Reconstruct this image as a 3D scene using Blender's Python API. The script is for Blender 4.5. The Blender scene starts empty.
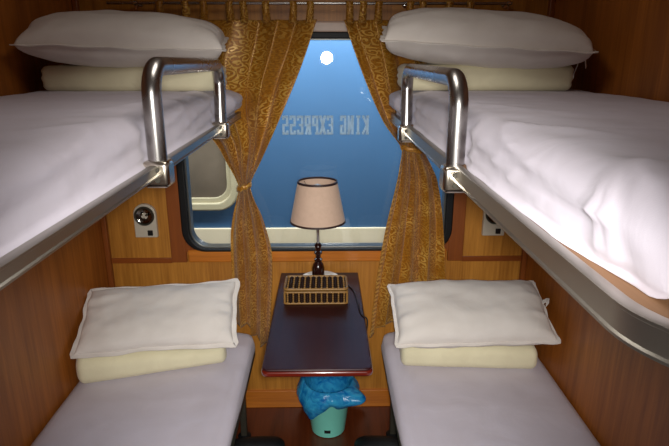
import bpy, bmesh, math, random
from math import sin, cos, pi, radians, sqrt
from mathutils import Vector, Matrix, Euler, noise

random.seed(4)
scene = bpy.context.scene
C = scene.collection

# ------------------------------------------------------------------ materials
def lin(r, g, b):
    f = lambda c: (c/255/12.92) if c/255 <= 0.04045 else ((c/255+0.055)/1.055)**2.4
    return (f(r), f(g), f(b), 1)

def new_mat(name):
    m = bpy.data.materials.new(name); m.use_nodes = True
    nt = m.node_tree
    return m, nt, nt.nodes['Principled BSDF']

def N(nt, t, **kw):
    n = nt.nodes.new(t)
    for k, v in kw.items():
        if k in n.inputs.keys(): n.inputs[k].default_value = v
        else: setattr(n, k, v)
    return n

def ramp(nt, stops):
    r = nt.nodes.new('ShaderNodeValToRGB')
    e = r.color_ramp.elements
    while len(e) < len(stops): e.new(0.5)
    for i, (p, c) in enumerate(stops): e[i].position = p; e[i].color = c
    return r

def plain(name, col, rough=0.5, metal=0.0, nscale=0, nbump=0.0, spec=0.5, coat=0.0, sheen=0.0, var=0.0):
    m, nt, b = new_mat(name)
    b.inputs['Base Color'].default_value = col
    b.inputs['Roughness'].default_value = rough
    b.inputs['Metallic'].default_value = metal
    b.inputs['Specular IOR Level'].default_value = spec
    b.inputs['Coat Weight'].default_value = coat
    b.inputs['Sheen Weight'].default_value = sheen
    if nscale:
        tc = N(nt, 'ShaderNodeTexCoord')
        nz = N(nt, 'ShaderNodeTexNoise', Scale=nscale, Detail=5.0)
        nt.links.new(tc.outputs['Object'], nz.inputs['Vector'])
        if nbump:
            bp = N(nt, 'ShaderNodeBump', Strength=nbump, Distance=0.004)
            nt.links.new(nz.outputs['Fac'], bp.inputs['Height'])
            nt.links.new(bp.outputs['Normal'], b.inputs['Normal'])
        if var:
            k = 1-var
            r = ramp(nt, [(0.3, (col[0]*k, col[1]*k, col[2]*k, 1)), (0.7, col)])
            nt.links.new(nz.outputs['Fac'], r.inputs['Fac'])
            nt.links.new(r.outputs['Color'], b.inputs['Base Color'])
    return m

def wood(name, dark, light, grain='z', rough=0.35, fine=90, coat=0.25, spread=(0.3, 0.72)):
    m, nt, b = new_mat(name)
    tc = N(nt, 'ShaderNodeTexCoord')
    mp = N(nt, 'ShaderNodeMapping')
    s = {'x': (0.045, 1, 1), 'y': (1, 0.045, 1), 'z': (1, 1, 0.045)}[grain]
    mp.inputs['Scale'].default_value = s
    nt.links.new(tc.outputs['Object'], mp.inputs['Vector'])
    n1 = N(nt, 'ShaderNodeTexNoise', Scale=float(fine), Detail=6.0, Roughness=0.65)
    n2 = N(nt, 'ShaderNodeTexNoise', Scale=13.0, Detail=3.0, Distortion=0.6)
    nt.links.new(mp.outputs['Vector'], n1.inputs['Vector'])
    nt.links.new(mp.outputs['Vector'], n2.inputs['Vector'])
    mx = N(nt, 'ShaderNodeMath', operation='MULTIPLY_ADD')
    mx.inputs[1].default_value = 0.55
    h = N(nt, 'ShaderNodeMath', operation='MULTIPLY'); h.inputs[1].default_value = 0.45
    nt.links.new(n2.outputs['Fac'], h.inputs[0])
    nt.links.new(n1.outputs['Fac'], mx.inputs[0]); nt.links.new(h.outputs[0], mx.inputs[2])
    r = ramp(nt, [(spread[0], dark), (spread[1], light)])
    nt.links.new(mx.outputs[0], r.inputs['Fac'])
    nt.links.new(r.outputs['Color'], b.inputs['Base Color'])
    b.inputs['Roughness'].default_value = rough
    b.inputs['Coat Weight'].default_value = coat
    b.inputs['Coat Roughness'].default_value = 0.25
    bp = N(nt, 'ShaderNodeBump', Strength=0.08, Distance=0.002)
    nt.links.new(n1.outputs['Fac'], bp.inputs['Height']); nt.links.new(bp.outputs['Normal'], b.inputs['Normal'])
    return m

def cloth(name, col, weave=700, rough=0.85, bump=0.12, wrinkle=9.0, wstr=0.25, sheen=0.1):
    m, nt, b = new_mat(name)
    tc = N(nt, 'ShaderNodeTexCoord')
    n1 = N(nt, 'ShaderNodeTexNoise', Scale=float(weave), Detail=2.0)
    n2 = N(nt, 'ShaderNodeTexNoise', Scale=wrinkle, Detail=4.0, Distortion=0.8)
    for n in (n1, n2): nt.links.new(tc.outputs['Object'], n.inputs['Vector'])
    b1 = N(nt, 'ShaderNodeBump', Strength=bump, Distance=0.001)
    b2 = N(nt, 'ShaderNodeBump', Strength=wstr, Distance=0.012)
    nt.links.new(n1.outputs['Fac'], b1.inputs['Height']); nt.links.new(n2.outputs['Fac'], b2.inputs['Height'])
    nt.links.new(b2.outputs['Normal'], b1.inputs['Normal']); nt.links.new(b1.outputs['Normal'], b.inputs['Normal'])
    r = ramp(nt, [(0.3, (col[0]*0.94, col[1]*0.93, col[2]*0.92, 1)), (0.65, col)])
    nt.links.new(n2.outputs['Fac'], r.inputs['Fac']); nt.links.new(r.outputs['Color'], b.inputs['Base Color'])
    b.inputs['Roughness'].default_value = rough
    b.inputs['Sheen Weight'].default_value = sheen
    b.inputs['Specular IOR Level'].default_value = 0.2
    return m

def steel(name, col, rough=0.22, brush=(1, 1, 1)):
    m, nt, b = new_mat(name)
    tc = N(nt, 'ShaderNodeTexCoord'); mp = N(nt, 'ShaderNodeMapping'); mp.inputs['Scale'].default_value = brush
    n1 = N(nt, 'ShaderNodeTexNoise', Scale=9.0, Detail=1.0)
    nt.links.new(tc.outputs['Object'], mp.inputs['Vector']); nt.links.new(mp.outputs['Vector'], n1.inputs['Vector'])
    r = ramp(nt, [(0.3, (rough*0.93,)*3+(1,)), (0.75, (rough*1.1,)*3+(1,))])
    nt.links.new(n1.outputs['Fac'], r.inputs['Fac']); nt.links.new(r.outputs['Color'], b.inputs['Roughness'])
    b.inputs['Base Color'].default_value = col
    b.inputs['Metallic'].default_value = 1.0
    return m

M = {}
M['veneer'] = wood('oak_veneer', lin(138, 82, 20), lin(210, 144, 58), 'z', 0.42, coat=.08)
M['side'] = wood('side_veneer', lin(124, 66, 16), lin(188, 112, 40), 'z', 0.46, fine=70, coat=.02)
M['trim'] = wood('dark_trim', lin(116, 58, 20), lin(150, 80, 26), 'z', 0.42, coat=.08)
M['trimx'] = wood('orange_trim', lin(164, 90, 24), lin(214, 130, 44), 'x', 0.36, coat=.15)
M['stripx'] = wood('red_trim', lin(118, 58, 20), lin(152, 80, 30), 'x', 0.35)
M['pale_trim'] = plain('pale_trim', lin(205, 178, 160), 0.35, nscale=20, var=0.12)
M['floor'] = wood('floor_laminate', lin(66, 26, 10), lin(112, 50, 20), 'y', 0.4)
M['ceil'] = plain('ceiling_panel', lin(214, 208, 196), 0.6, nscale=30, var=0.04)
M['ply'] = wood('plywood', lin(112, 78, 48), lin(142, 104, 70), 'y', 0.7, coat=0)
M['steel'] = steel('stainless_tube', (0.46, 0.44, 0.42, 1), 0.27)
M['rail'] = steel('brushed_rail', (0.46, 0.43, 0.38, 1), 0.34, (1, 0.1, 1))
M['bracket'] = steel('cast_bracket', (0.66, 0.60, 0.50, 1), 0.24)
M['dkmetal'] = plain('grey_painted_metal', lin(70, 66, 56), 0.45, 0.3, nscale=40, var=0.2)
M['sheet'] = cloth('white_sheet', lin(212, 205, 216), wrinkle=7, wstr=0.25)
M['pillow'] = cloth('pillow_cotton', lin(228, 221, 214), wrinkle=8, wstr=0.35)
M['blanket'] = cloth('cream_blanket', lin(232, 224, 190), weave=260, bump=0.25, wrinkle=12, wstr=0.3, sheen=0.2)
M['table'] = wood('mahogany_lacquer', lin(38, 12, 14), lin(58, 20, 20), 'y', 0.36, coat=0.04)
M['table'].node_tree.nodes['Principled BSDF'].inputs['Specular IOR Level'].default_value = .3
M['table_edge'] = wood('mahogany_edge', lin(78, 18, 10), lin(116, 32, 16), 'x', 0.15, coat=0.7)
M['black'] = plain('black_rubber', lin(20, 20, 21), 0.5, spec=.3, nscale=60, var=0.3)
M['grey_seal'] = plain('grey_seal', lin(120, 118, 112), 0.3, 0.6, nscale=30, var=0.2)
M['plate'] = plain('ivory_plastic', lin(196, 186, 168), 0.4, nscale=50, var=0.05)
M['lens'] = plain('dark_reflector', (0.25, 0.23, 0.2, 1), 0.12, 1.0, nscale=90, nbump=0.4)
M['chrome'] = plain('chrome', (0.8, 0.8, 0.8, 1), 0.1, 1.0, nscale=30, var=0.1)
M['lampwood'] = plain('dark_turned_wood', lin(44, 18, 14), 0.2, coat=0.5, nscale=40, var=0.4)
M['shade'] = cloth('shade_linen', lin(214, 184, 162), weave=300, bump=0.3, wrinkle=45, wstr=0.05)
M['shade_trim'] = plain('shade_binding', lin(52, 28, 24), 0.6, nscale=200, var=0.2)
M['bulb'] = plain('bulb_glass', lin(235, 235, 230), 0.2, nscale=20, var=0.03)
M['tan'] = plain('tan_cane', lin(158, 116, 56), 0.45, nscale=120, var=0.35)
M['bead'] = plain('dark_bead', lin(44, 24, 14), 0.6, nscale=150, var=0.5, spec=.2)
M['turq'] = plain('turquoise_plastic', lin(136, 232, 212), 0.35, nscale=25, var=0.05)
M['porcelain'] = plain('white_glaze', lin(236, 236, 232), 0.15, nscale=20, var=0.03)
M['blackplastic'] = plain('black_plastic', lin(16, 16, 18), 0.4, nscale=80, var=0.3)
M['shoe'] = plain('black_leather', lin(18, 18, 20), 0.5, nscale=120, nbump=0.3, var=0.2)
M['cblue'] = plain('carriage_blue', lin(54, 92, 128), 0.45, nscale=3, var=0.06)
M['ccream'] = plain('carriage_cream', lin(228, 212, 180), 0.5, nscale=4, var=0.1)
M['cframe'] = plain('cream_window_frame', lin(184, 172, 140), 0.4, nscale=9, var=0.08)
M['cglass'] = plain('carriage_dark_glass', lin(110, 98, 84), 0.25, nscale=5, var=0.35)
M['ground'] = plain('track_ballast', lin(96, 92, 86), 0.9, nscale=14, nbump=0.8, var=0.5)

def make_bag():
    m, nt, b = new_mat('blue_bag_film')
    tc = N(nt, 'ShaderNodeTexCoord'); n = N(nt, 'ShaderNodeTexNoise', Scale=26.0, Detail=4.0, Distortion=1.0)
    nt.links.new(tc.outputs['Object'], n.inputs['Vector'])
    r = ramp(nt, [(0.3, lin(10, 120, 200)), (0.7, lin(70, 196, 246))])
    nt.links.new(n.outputs['Fac'], r.inputs['Fac']); nt.links.new(r.outputs['Color'], b.inputs['Base Color'])
    bp = N(nt, 'ShaderNodeBump', Strength=0.7, Distance=0.008)
    nt.links.new(n.outputs['Fac'], bp.inputs['Height']); nt.links.new(bp.outputs['Normal'], b.inputs['Normal'])
    b.inputs['Roughness'].default_value = 0.22
    tr = N(nt, 'ShaderNodeBsdfTranslucent'); nt.links.new(r.outputs['Color'], tr.inputs['Color'])
    mx = N(nt, 'ShaderNodeMixShader'); mx.inputs[0].default_value = 0.3
    out = nt.nodes['Material Output']
    nt.links.new(b.outputs[0], mx.inputs[1]); nt.links.new(tr.outputs[0], mx.inputs[2]); nt.links.new(mx.outputs[0], out.inputs['Surface'])
    return m
M['bag'] = make_bag()

def make_glass():
    m, nt, b = new_mat('window_glass')
    nt.nodes.remove(b)
    geo = N(nt, 'ShaderNodeNewGeometry')
    ior = N(nt, 'ShaderNodeMix'); ior.data_type = 'FLOAT'
    nt.links.new(geo.outputs['Backfacing'], ior.inputs[0]); ior.inputs[2].default_value = 1.5; ior.inputs[3].default_value = 1/1.5
    fr = N(nt, 'ShaderNodeFresnel'); nt.links.new(ior.outputs[0], fr.inputs['IOR'])
    tr = N(nt, 'ShaderNodeBsdfTransparent', Color=(0.93, 0.96, 0.97, 1))
    gl = N(nt, 'ShaderNodeBsdfGlossy', Roughness=0.012)
    mx = N(nt, 'ShaderNodeMixShader')
    nt.links.new(fr.outputs[0], mx.inputs[0]); nt.links.new(tr.outputs[0], mx.inputs[1]); nt.links.new(gl.outputs[0], mx.inputs[2])
    nt.links.new(mx.outputs[0], nt.nodes['Material Output'].inputs['Surface'])
    return m
M['glass'] = make_glass()

def make_letter():
    m, nt, b = new_mat('frosted_lettering')
    b.inputs['Base Color'].default_value = lin(232, 240, 245); b.inputs['Roughness'].default_value = 0.8; b.inputs['Specular IOR Level'].default_value = .1
    tl = N(nt, 'ShaderNodeBsdfTranslucent', Color=lin(232, 240, 245))
    ad = N(nt, 'ShaderNodeMixShader'); ad.inputs[0].default_value = 0.6
    nt.links.new(b.outputs[0], ad.inputs[1]); nt.links.new(tl.outputs[0], ad.inputs[2])
    nt.links.new(ad.outputs[0], nt.nodes['Material Output'].inputs['Surface'])
    return m
M['letter'] = make_letter()

def make_brocade(name, edge_u, ztie):
    """gold jacquard: scroll pattern from contour bands of warped noise in cloth (UV) space, metres"""
    m, nt, b = new_mat(name)
    tc = N(nt, 'ShaderNodeTexCoord')
    sc = N(nt, 'ShaderNodeVectorMath', operation='SCALE'); sc.inputs['Scale'].default_value = 31.0
    nt.links.new(tc.outputs['UV'], sc.inputs[0])
    wn = N(nt, 'ShaderNodeTexNoise', Scale=0.9, Detail=1.0); nt.links.new(sc.outputs[0], wn.inputs['Vector'])
    wa = N(nt, 'ShaderNodeVectorMath', operation='ADD'); nt.links.new(sc.outputs[0], wa.inputs[0]); nt.links.new(wn.outputs['Color'], wa.inputs[1])
    vo = N(nt, 'ShaderNodeTexVoronoi', Scale=1.0, Randomness=0.75); nt.links.new(wa.outputs[0], vo.inputs['Vector'])
    df = N(nt, 'ShaderNodeVectorMath', operation='SUBTRACT'); nt.links.new(wa.outputs[0], df.inputs[0]); nt.links.new(vo.outputs['Position'], df.inputs[1])
    sp = N(nt, 'ShaderNodeSeparateXYZ'); nt.links.new(df.outputs[0], sp.inputs[0])
    at = N(nt, 'ShaderNodeMath', operation='ARCTAN2'); nt.links.new(sp.outputs['Y'], at.inputs[0]); nt.links.new(sp.outputs['X'], at.inputs[1])
    hs = N(nt, 'ShaderNodeSeparateColor'); nt.links.new(vo.outputs['Color'], hs.inputs[0])
    sg = N(nt, 'ShaderNodeMath', operation='GREATER_THAN'); sg.inputs[1].default_value = .5; nt.links.new(hs.outputs[0], sg.inputs[0])
    sm = N(nt, 'ShaderNodeMath', operation='MULTIPLY_ADD'); sm.inputs[1].default_value = 2; sm.inputs[2].default_value = -1; nt.links.new(sg.outputs[0], sm.inputs[0])
    am = N(nt, 'ShaderNodeMath', operation='MULTIPLY'); nt.links.new(at.outputs[0], am.inputs[0]); nt.links.new(sm.outputs[0], am.inputs[1])
    spi = N(nt, 'ShaderNodeMath', operation='MULTIPLY_ADD'); spi.inputs[1].default_value = 19.0
    nt.links.new(vo.outputs['Distance'], spi.inputs[0]); nt.links.new(am.outputs[0], spi.inputs[2])
    sn1 = N(nt, 'ShaderNodeMath', operation='SINE'); nt.links.new(spi.outputs[0], sn1.inputs[0])
    band = ramp(nt, [(0.10, (0, 0, 0, 1)), (0.45, (1, 1, 1, 1))]); nt.links.new(sn1.outputs[0], band.inputs['Fac'])
    # motif fields: only some areas of the cloth carry the bright scroll
    n2 = N(nt, 'ShaderNodeTexNoise', Scale=9.0, Detail=2.0)
    nt.links.new(tc.outputs['UV'], n2.inputs['Vector'])
    fld = ramp(nt, [(0.38, (0.12, 0.12, 0.12, 1)), (0.64, (.85, .85, .85, 1))])
    nt.links.new(n2.outputs['Fac'], fld.inputs['Fac'])
    pat = N(nt, 'ShaderNodeMath', operation='MULTIPLY')
    nt.links.new(band.outputs['Color'], pat.inputs[0]); nt.links.new(fld.outputs['Color'], pat.inputs[1])
    # dotted braid along the free edge
    sx = N(nt, 'ShaderNodeSeparateXYZ'); nt.links.new(tc.outputs['UV'], sx.inputs[0])
    d = N(nt, 'ShaderNodeMath', operation='SUBTRACT'); d.inputs[1].default_value = edge_u
    nt.links.new(sx.outputs['X'], d.inputs[0])
    ab = N(nt, 'ShaderNodeMath', operation='ABSOLUTE'); nt.links.new(d.outputs[0], ab.inputs[0])
    lt = N(nt, 'ShaderNodeMath', operation='LESS_THAN'); lt.inputs[1].default_value = 0.006; nt.links.new(ab.outputs[0], lt.inputs[0])
    vm = N(nt, 'ShaderNodeMath', operation='MULTIPLY'); vm.inputs[1].default_value = 300.0; nt.links.new(sx.outputs['Y'], vm.inputs[0])
    sn = N(nt, 'ShaderNodeMath', operation='SINE'); nt.links.new(vm.outputs[0], sn.inputs[0])
    gt = N(nt, 'ShaderNodeMath', operation='GREATER_THAN'); gt.inputs[1].default_value = 0.0; nt.links.new(sn.outputs[0], gt.inputs[0])
    br = N(nt, 'ShaderNodeMath', operation='MULTIPLY'); nt.links.new(lt.outputs[0], br.inputs[0]); nt.links.new(gt.outputs[0], br.inputs[1])
    zl = N(nt, 'ShaderNodeMath', operation='LESS_THAN'); zl.inputs[1].default_value = ztie; nt.links.new(sx.outputs['Y'], zl.inputs[0])
    br0 = br; br = N(nt, 'ShaderNodeMath', operation='MULTIPLY'); nt.links.new(br0.outputs[0], br.inputs[0]); nt.links.new(zl.outputs[0], br.inputs[1])
    mxv = N(nt, 'ShaderNodeMath', operation='MAXIMUM'); nt.links.new(pat.outputs[0], mxv.inputs[0]); nt.links.new(br.outputs[0], mxv.inputs[1])
    # fine nap
    n3 = N(nt, 'ShaderNodeTexNoise', Scale=160.0, Detail=2.0); nt.links.new(tc.outputs['UV'], n3.inputs['Vector'])
    base = ramp(nt, [(0.3, lin(134, 82, 8)), (0.7, lin(184, 122, 22))]); nt.links.new(n3.outputs['Fac'], base.inputs['Fac'])
    mix = N(nt, 'ShaderNodeMix'); mix.data_type = 'RGBA'
    nt.links.new(mxv.outputs[0], mix.inputs[0]); nt.links.new(base.outputs['Color'], mix.inputs[6]); mix.inputs[7].default_value = lin(222, 176, 84)
    nt.links.new(mix.outputs[2], b.inputs['Base Color'])
    rr = ramp(nt, [(0, (0.42, 0.42, 0.42, 1)), (1, (0.30, 0.30, 0.30, 1))]); nt.links.new(mxv.outputs[0], rr.inputs['Fac']); nt.links.new(rr.outputs['Color'], b.inputs['Roughness'])
    b.inputs['Metallic'].default_value = 0.15
    b.inputs['Sheen Weight'].default_value = 0.15
    bp = N(nt, 'ShaderNodeBump', Strength=0.35, Distance=0.002); nt.links.new(mxv.outputs[0], bp.inputs['Height']); nt.links.new(bp.outputs['Normal'], b.inputs['Normal'])
    return m

# ------------------------------------------------------------------ mesh helpers
def finish(bm, name, mat, parent=None, smooth=True, bevel=0.0, angle=40, mods=()):
    bmesh.ops.recalc_face_normals(bm, faces=bm.faces)
    me = bpy.data.meshes.new(name); bm.to_mesh(me); bm.free()
    if smooth:
        me.polygons.foreach_set('use_smooth', [True]*len(me.polygons))
        me.set_sharp_from_angle(angle=radians(angle))
    o = bpy.data.objects.new(name, me); C.objects.link(o)
    me.materials.append(M[mat] if isinstance(mat, str) else mat)
    if bevel:
        md = o.modifiers.new('bevel', 'BEVEL'); md.width = bevel; md.segments = 3; md.limit_method = 'ANGLE'; md.angle_limit = radians(50)
    if parent is not None: o.parent = parent
    return o

def empty(name, loc=(0, 0, 0)):
    o = bpy.data.objects.new(name, None); o.empty_display_size = 0.05; o.location = loc; C.objects.link(o)
    return o

def tag(o, label, cat, group=None):
    o['label'] = label; o['category'] = cat
    if group: o['group'] = group
    return o

def struct(o, label=None):
    o['kind'] = 'structure'
    if label: o['label'] = label
    return o

def place(o, root):
    """parent o (built in world coordinates) under a root standing at a location"""
    o.parent = root
    o.matrix_parent_inverse = Matrix.Translation(root.location).inverted()
    return o

def box(bm, x0, x1, y0, y1, z0, z1, mtx=None):
    vs = [Vector((x, y, z)) for x in (x0, x1) for y in (y0, y1) for z in (z0, z1)]
    if mtx: vs = [mtx @ v for v in vs]
    v = [bm.verts.new(p) for p in vs]
    for f in ((0, 1, 3, 2), (4, 6, 7, 5), (0, 4, 5, 1), (2, 3, 7, 6), (0, 2, 6, 4), (1, 5, 7, 3)):
        bm.faces.new([v[i] for i in f])

def tube(bm, pts, r, n=16, caps=True):
    pts = [Vector(p) for p in pts]
    rings = []
    t0 = (pts[1]-pts[0]).normalized()
    a = t0.orthogonal().normalized()
    for i, p in enumerate(pts):
        t = (pts[min(i+1, len(pts)-1)]-pts[max(i-1, 0)]).normalized()
        a = (a - t*a.dot(t)).normalized(); b = t.cross(a)
        rr = r(i/(len(pts)-1)) if callable(r) else r
        rings.append([bm.verts.new(p + rr*(cos(2*pi*k/n)*a + sin(2*pi*k/n)*b)) for k in range(n)])
    for i in range(len(rings)-1):
        for k in range(n):
            bm.faces.new((rings[i][k], rings[i][(k+1) % n], rings[i+1][(k+1) % n], rings[i+1][k]))
    if caps:
        bm.faces.new(rings[0][::-1]); bm.faces.new(rings[-1])

def lathe(bm, prof, c=(0, 0, 0), n=40, close=False):
    """prof: (r, z) list revolved about the vertical through c"""
    c = Vector(c); rings = []
    for r, z in prof:
        if r < 1e-6: rings.append([bm.verts.new(c+Vector((0, 0, z)))])
        else: rings.append([bm.verts.new(c+Vector((r*cos(2*pi*k/n), r*sin(2*pi*k/n), z))) for k in range(n)])
    pairs = list(zip(rings[:-1], rings[1:]))
    if close: pairs.append((rings[-1], rings[0]))
    for A, B in pairs:
        for k in range(n):
            k2 = (k+1) % n
            if len(A) == 1 and len(B) == 1: continue
            if len(A) == 1: bm.faces.new((A[0], B[k2], B[k]))
            elif len(B) == 1: bm.faces.new((A[k], A[k2], B[0]))
            else: bm.faces.new((A[k], A[k2], B[k2], B[k]))

def sphere(bm, c, r, seg=10, rings=6):
    bmesh.ops.create_uvsphere(bm, u_segments=seg, v_segments=rings, radius=r, matrix=Matrix.Translation(c))

def bend_path(ctrl, rad, n=8):
    """polyline with rounded corners"""
    P = [Vector(p) for p in ctrl]; out = [P[0]]
    for i in range(1, len(P)-1):
        a = (P[i-1]-P[i]).normalized(); b = (P[i+1]-P[i]).normalized()
        ang = a.angle(b); d = rad/math.tan(ang/2)
        s, e = P[i]+a*d, P[i]+b*d
        cen = P[i] + (a+b).normalized()*(rad/sin(ang/2))
        for k in range(n+1):
            t = k/n
            v = (s-cen).lerp(e-cen, t)
            out.append(cen + v.normalized()*rad)
    out.append(P[-1])
    return out

def rrect(x0, x1, z0, z1, r, n=8):
    """rounded rectangle outline, starting at the lower left arc, counter-clockwise"""
    pts = []
    for cx, cz, a0 in ((x0+r, z0+r, pi), (x1-r, z0+r, 1.5*pi), (x1-r, z1-r, 0), (x0+r, z1-r, .5*pi)):
        for k in range(n+1):
            a = a0 + .5*pi*k/n
            pts.append((cx+r*cos(a), cz+r*sin(a)))
    return pts

def frame_ring(bm, outer, inner, y0, y1):
    """closed frame between two outlines (x,z) of equal count, extruded in y"""
    n = len(outer)
    L = [[bm.verts.new((p[0], y, p[1])) for p in o] for o, y in ((outer, y0), (inner, y0), (inner, y1), (outer, y1))]
    for a in range(4):
        A, B = L[a], L[(a+1) % 4]
        for k in range(n):
            bm.faces.new((A[k], A[(k+1) % n], B[(k+1) % n], B[k]))

def prism(bm, outline, z0, z1):
    A = [bm.verts.new((x, y, z0)) for x, y in outline]; B = [bm.verts.new((x, y, z1)) for x, y in outline]
    n = len(A)
    for k in range(n): bm.faces.new((A[k], A[(k+1) % n], B[(k+1) % n], B[k]))
    bm.faces.new(A[::-1]); bm.faces.new(B)

def rounded_block(lo, hi, rad, step, fn=None):
    """grid-faced block with rounded edges; fn(p, n, q) returns a displacement"""
    lo, hi = Vector(lo), Vector(hi); cen = (lo+hi)/2; h = (hi-lo)/2
    bm = bmesh.new(); cache = {}
    cnt = [max(4, int(round(2*h[i]/step))) for i in range(3)]
    def vert(ix):
        if ix in cache: return cache[ix]
        p = Vector([-h[i]+2*h[i]*ix[i]/cnt[i] for i in range(3)])
        q = Vector([max(-(h[i]-rad[i]), min(h[i]-rad[i], p[i])) for i in range(3)])
        d = Vector([(p[i]-q[i])/rad[i] for i in range(3)])
        if d.length > 1e-6: d.normalize()
        s = q + Vector([d[i]*rad[i] for i in range(3)])
        nrm = Vector([d[i]/rad[i] for i in range(3)])
        nrm = nrm.normalized() if nrm.length > 1e-6 else Vector((0, 0, 1))
        w = cen + s
        if fn: w = w + fn(w, nrm)
        v = bm.verts.new(w); cache[ix] = v; return v
    for ax in range(3):
        u, v = [(1, 2), (2, 0), (0, 1)][ax]
        for side in (0, cnt[ax]):
            for i in range(cnt[u]):
                for j in range(cnt[v]):
                    q = []
                    for di, dj in ((0, 0), (1, 0), (1, 1), (0, 1)):
                        ix = [0, 0, 0]; ix[ax] = side; ix[u] = i+di; ix[v] = j+dj
                        q.append(vert(tuple(ix)))
                    bm.faces.new(q if side else q[::-1])
    return bm

def nz(p, s, seed=0.0):
    return noise.noise(Vector((p[0]*s+seed, p[1]*s-seed*1.7, p[2]*s+seed*.6)))

# ------------------------------------------------------------------ dimensions (metres)
XW = 0.95          # side walls
YF = 2.30          # window wall
YN = -0.30         # door-side wall
ZC = 2.40

# ------------------------------------------------------------------ setting
bm = bmesh.new(); box(bm, -XW-.04, XW+.04, YN-.04, YF+.04, -.05, 0); struct(finish(bm, 'floor', 'floor', smooth=False))
bm = bmesh.new(); box(bm, -XW-.04, XW+.04, YN-.04, YF+.04, ZC, ZC+.04); struct(finish(bm, 'ceiling', 'ceil', smooth=False))
bm = bmesh.new(); box(bm, -XW-.04, -XW, YN-.04, YF+.04, 0, ZC); struct(finish(bm, 'wall_left', 'side', smooth=False))
bm = bmesh.new(); box(bm, XW, XW+.04, YN-.04, YF+.04, 0, ZC); struct(finish(bm, 'wall_right', 'side', smooth=False))
bm = bmesh.new(); box(bm, -XW, XW, YN-.04, YN, 0, ZC); struct(finish(bm, 'wall_near', 'side', smooth=False))
WX0, WX1, WZ0, WZ1 = -.600, .600, .820, 1.750       # rubber frame outer edge
bm = bmesh.new()
frame_ring(bm, [(-XW, 0), (XW, 0), (XW, ZC), (-XW, ZC)], [(WX0+.01, WZ0+.01), (WX1-.01, WZ0+.01), (WX1-.01, WZ1-.01), (WX0+.01, WZ1-.01)], YF, YF+.04)
struct(finish(bm, 'wall_far', 'veneer', smooth=False))

# window: rubber frame, pane, lettering stuck on the pane
bm = bmesh.new()
frame_ring(bm, rrect(WX0, WX1, WZ0, WZ1, .10), rrect(WX0+.034, WX1-.034, WZ0+.012, WZ1-.027, .085), YF-.022, YF+.05)
win = struct(finish(bm, 'window_1', 'black', bevel=.006))
bm = bmesh.new()
frame_ring(bm, rrect(WX0+.030, WX1-.030, WZ0+.010, WZ1-.024, .087), rrect(WX0+.040, WX1-.040, WZ0+.018, WZ1-.031, .08), YF-.004, YF+.045)
finish(bm, 'seal', 'grey_seal', win, bevel=.002)
bm = bmesh.new(); box(bm, WX0+.02, WX1-.02, YF+.018, YF+.024, WZ0+.015, WZ1-.015)
pane = finish(bm, 'pane', 'glass', win, smooth=False)

def lettering():
    """block capitals cut from strips, reading KING EXPRESS from outside"""
    bm = bmesh.new()
    w, hgt, t = .0262, .080, .0098
    cnt = [0]
    def bar(x, p, q, th=t):
        a, b_ = Vector(p), Vector(q); d = (b_-a).normalized(); nn = Vector((-d.y, d.x))*th/2
        c = [a+nn-d*0, b_+nn, b_-nn, a-nn]
        cnt[0] += 1; y0 = .00003*(cnt[0] % 9)
        lo = [bm.verts.new((x-k.x, y0, k.y)) for k in c]; hi = [bm.verts.new((x-k.x, .0008-y0, k.y)) for k in c]
        bm.faces.new(lo); bm.faces.new(hi[::-1])
        for i in range(4): bm.faces.new((lo[i], lo[(i+1) % 4], hi[(i+1) % 4], hi[i]))
    def H(x, z, a=0, b_=w): bar(x, (a, z), (b_, z), t*1.05)
    def V(x, c, a=0, b_=hgt): bar(x, (c, a), (c, b_), t*1.05)
    T, Bm, Mi = hgt-t/2, t/2, hgt/2
    L, R = t/2, w-t/2
    G = {'K': lambda x: (V(x, L), bar(x, (t*.8, Mi), (w-.002, hgt-.002)), bar(x, (t*.8, Mi), (w-.002, .002)), H(x, T, -.002, t+.002), H(x, Bm, -.002, t+.002), H(x, T, w-.008, w+.002), H(x, Bm, w-.008, w+.002)),
         'I': lambda x: (V(x, w/2), H(x, T, w/2-.009, w/2+.009), H(x, Bm, w/2-.009, w/2+.009)),
         'N': lambda x: (V(x, L), V(x, R), bar(x, (L, hgt-.004), (R, .004)), H(x, T, -.002, t+.002), H(x, Bm, w-t-.002, w+.002)),
         'G': lambda x: (V(x, L), H(x, T), H(x, Bm), V(x, R, 0, Mi), V(x, R, hgt*.72, hgt), H(x, Mi-.004, w*.5, w)),
         'E': lambda x: (V(x, L), H(x, T), H(x, Bm), H(x, Mi, 0, w*.75), V(x, R+.001, 0, hgt*.26), V(x, R+.001, hgt*.74, hgt)),
         'X': lambda x: (bar(x, (.003, 0), (w-.003, hgt), t*1.15), bar(x, (.003, hgt), (w-.003, 0), t*1.15), H(x, T, -.002, .009), H(x, T, w-.009, w+.002), H(x, Bm, -.002, .009), H(x, Bm, w-.009, w+.002)),
         'P': lambda x: (V(x, L), H(x, T), V(x, R, Mi-.002, hgt), H(x, Mi), H(x, Bm, -.002, t+.004)),
         'R': lambda x: (V(x, L), H(x, T), V(x, R, Mi, hgt), H(x, Mi), bar(x, (w*.45, Mi), (R, 0)), H(x, Bm, -.002, t+.002)),
         'S': lambda x: (H(x, T), H(x, Bm), H(x, Mi), V(x, L, Mi, hgt), V(x, R, 0, Mi), V(x, L, 0, hgt*.22), V(x, R, hgt*.78, hgt))}
    x = 0
    for ch in 'KING EXPRESS':
        if ch == ' ': x -= .024; continue
        G[ch](x); x -= w+.0056
    o = finish(bm, 'lettering', 'letter', win, smooth=False)
    o.location = (.222, YF+.0245, 1.336)
    o['label'] = 'pale frosted lettering reading KING EXPRESS, mirrored from inside'
lettering()

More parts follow.
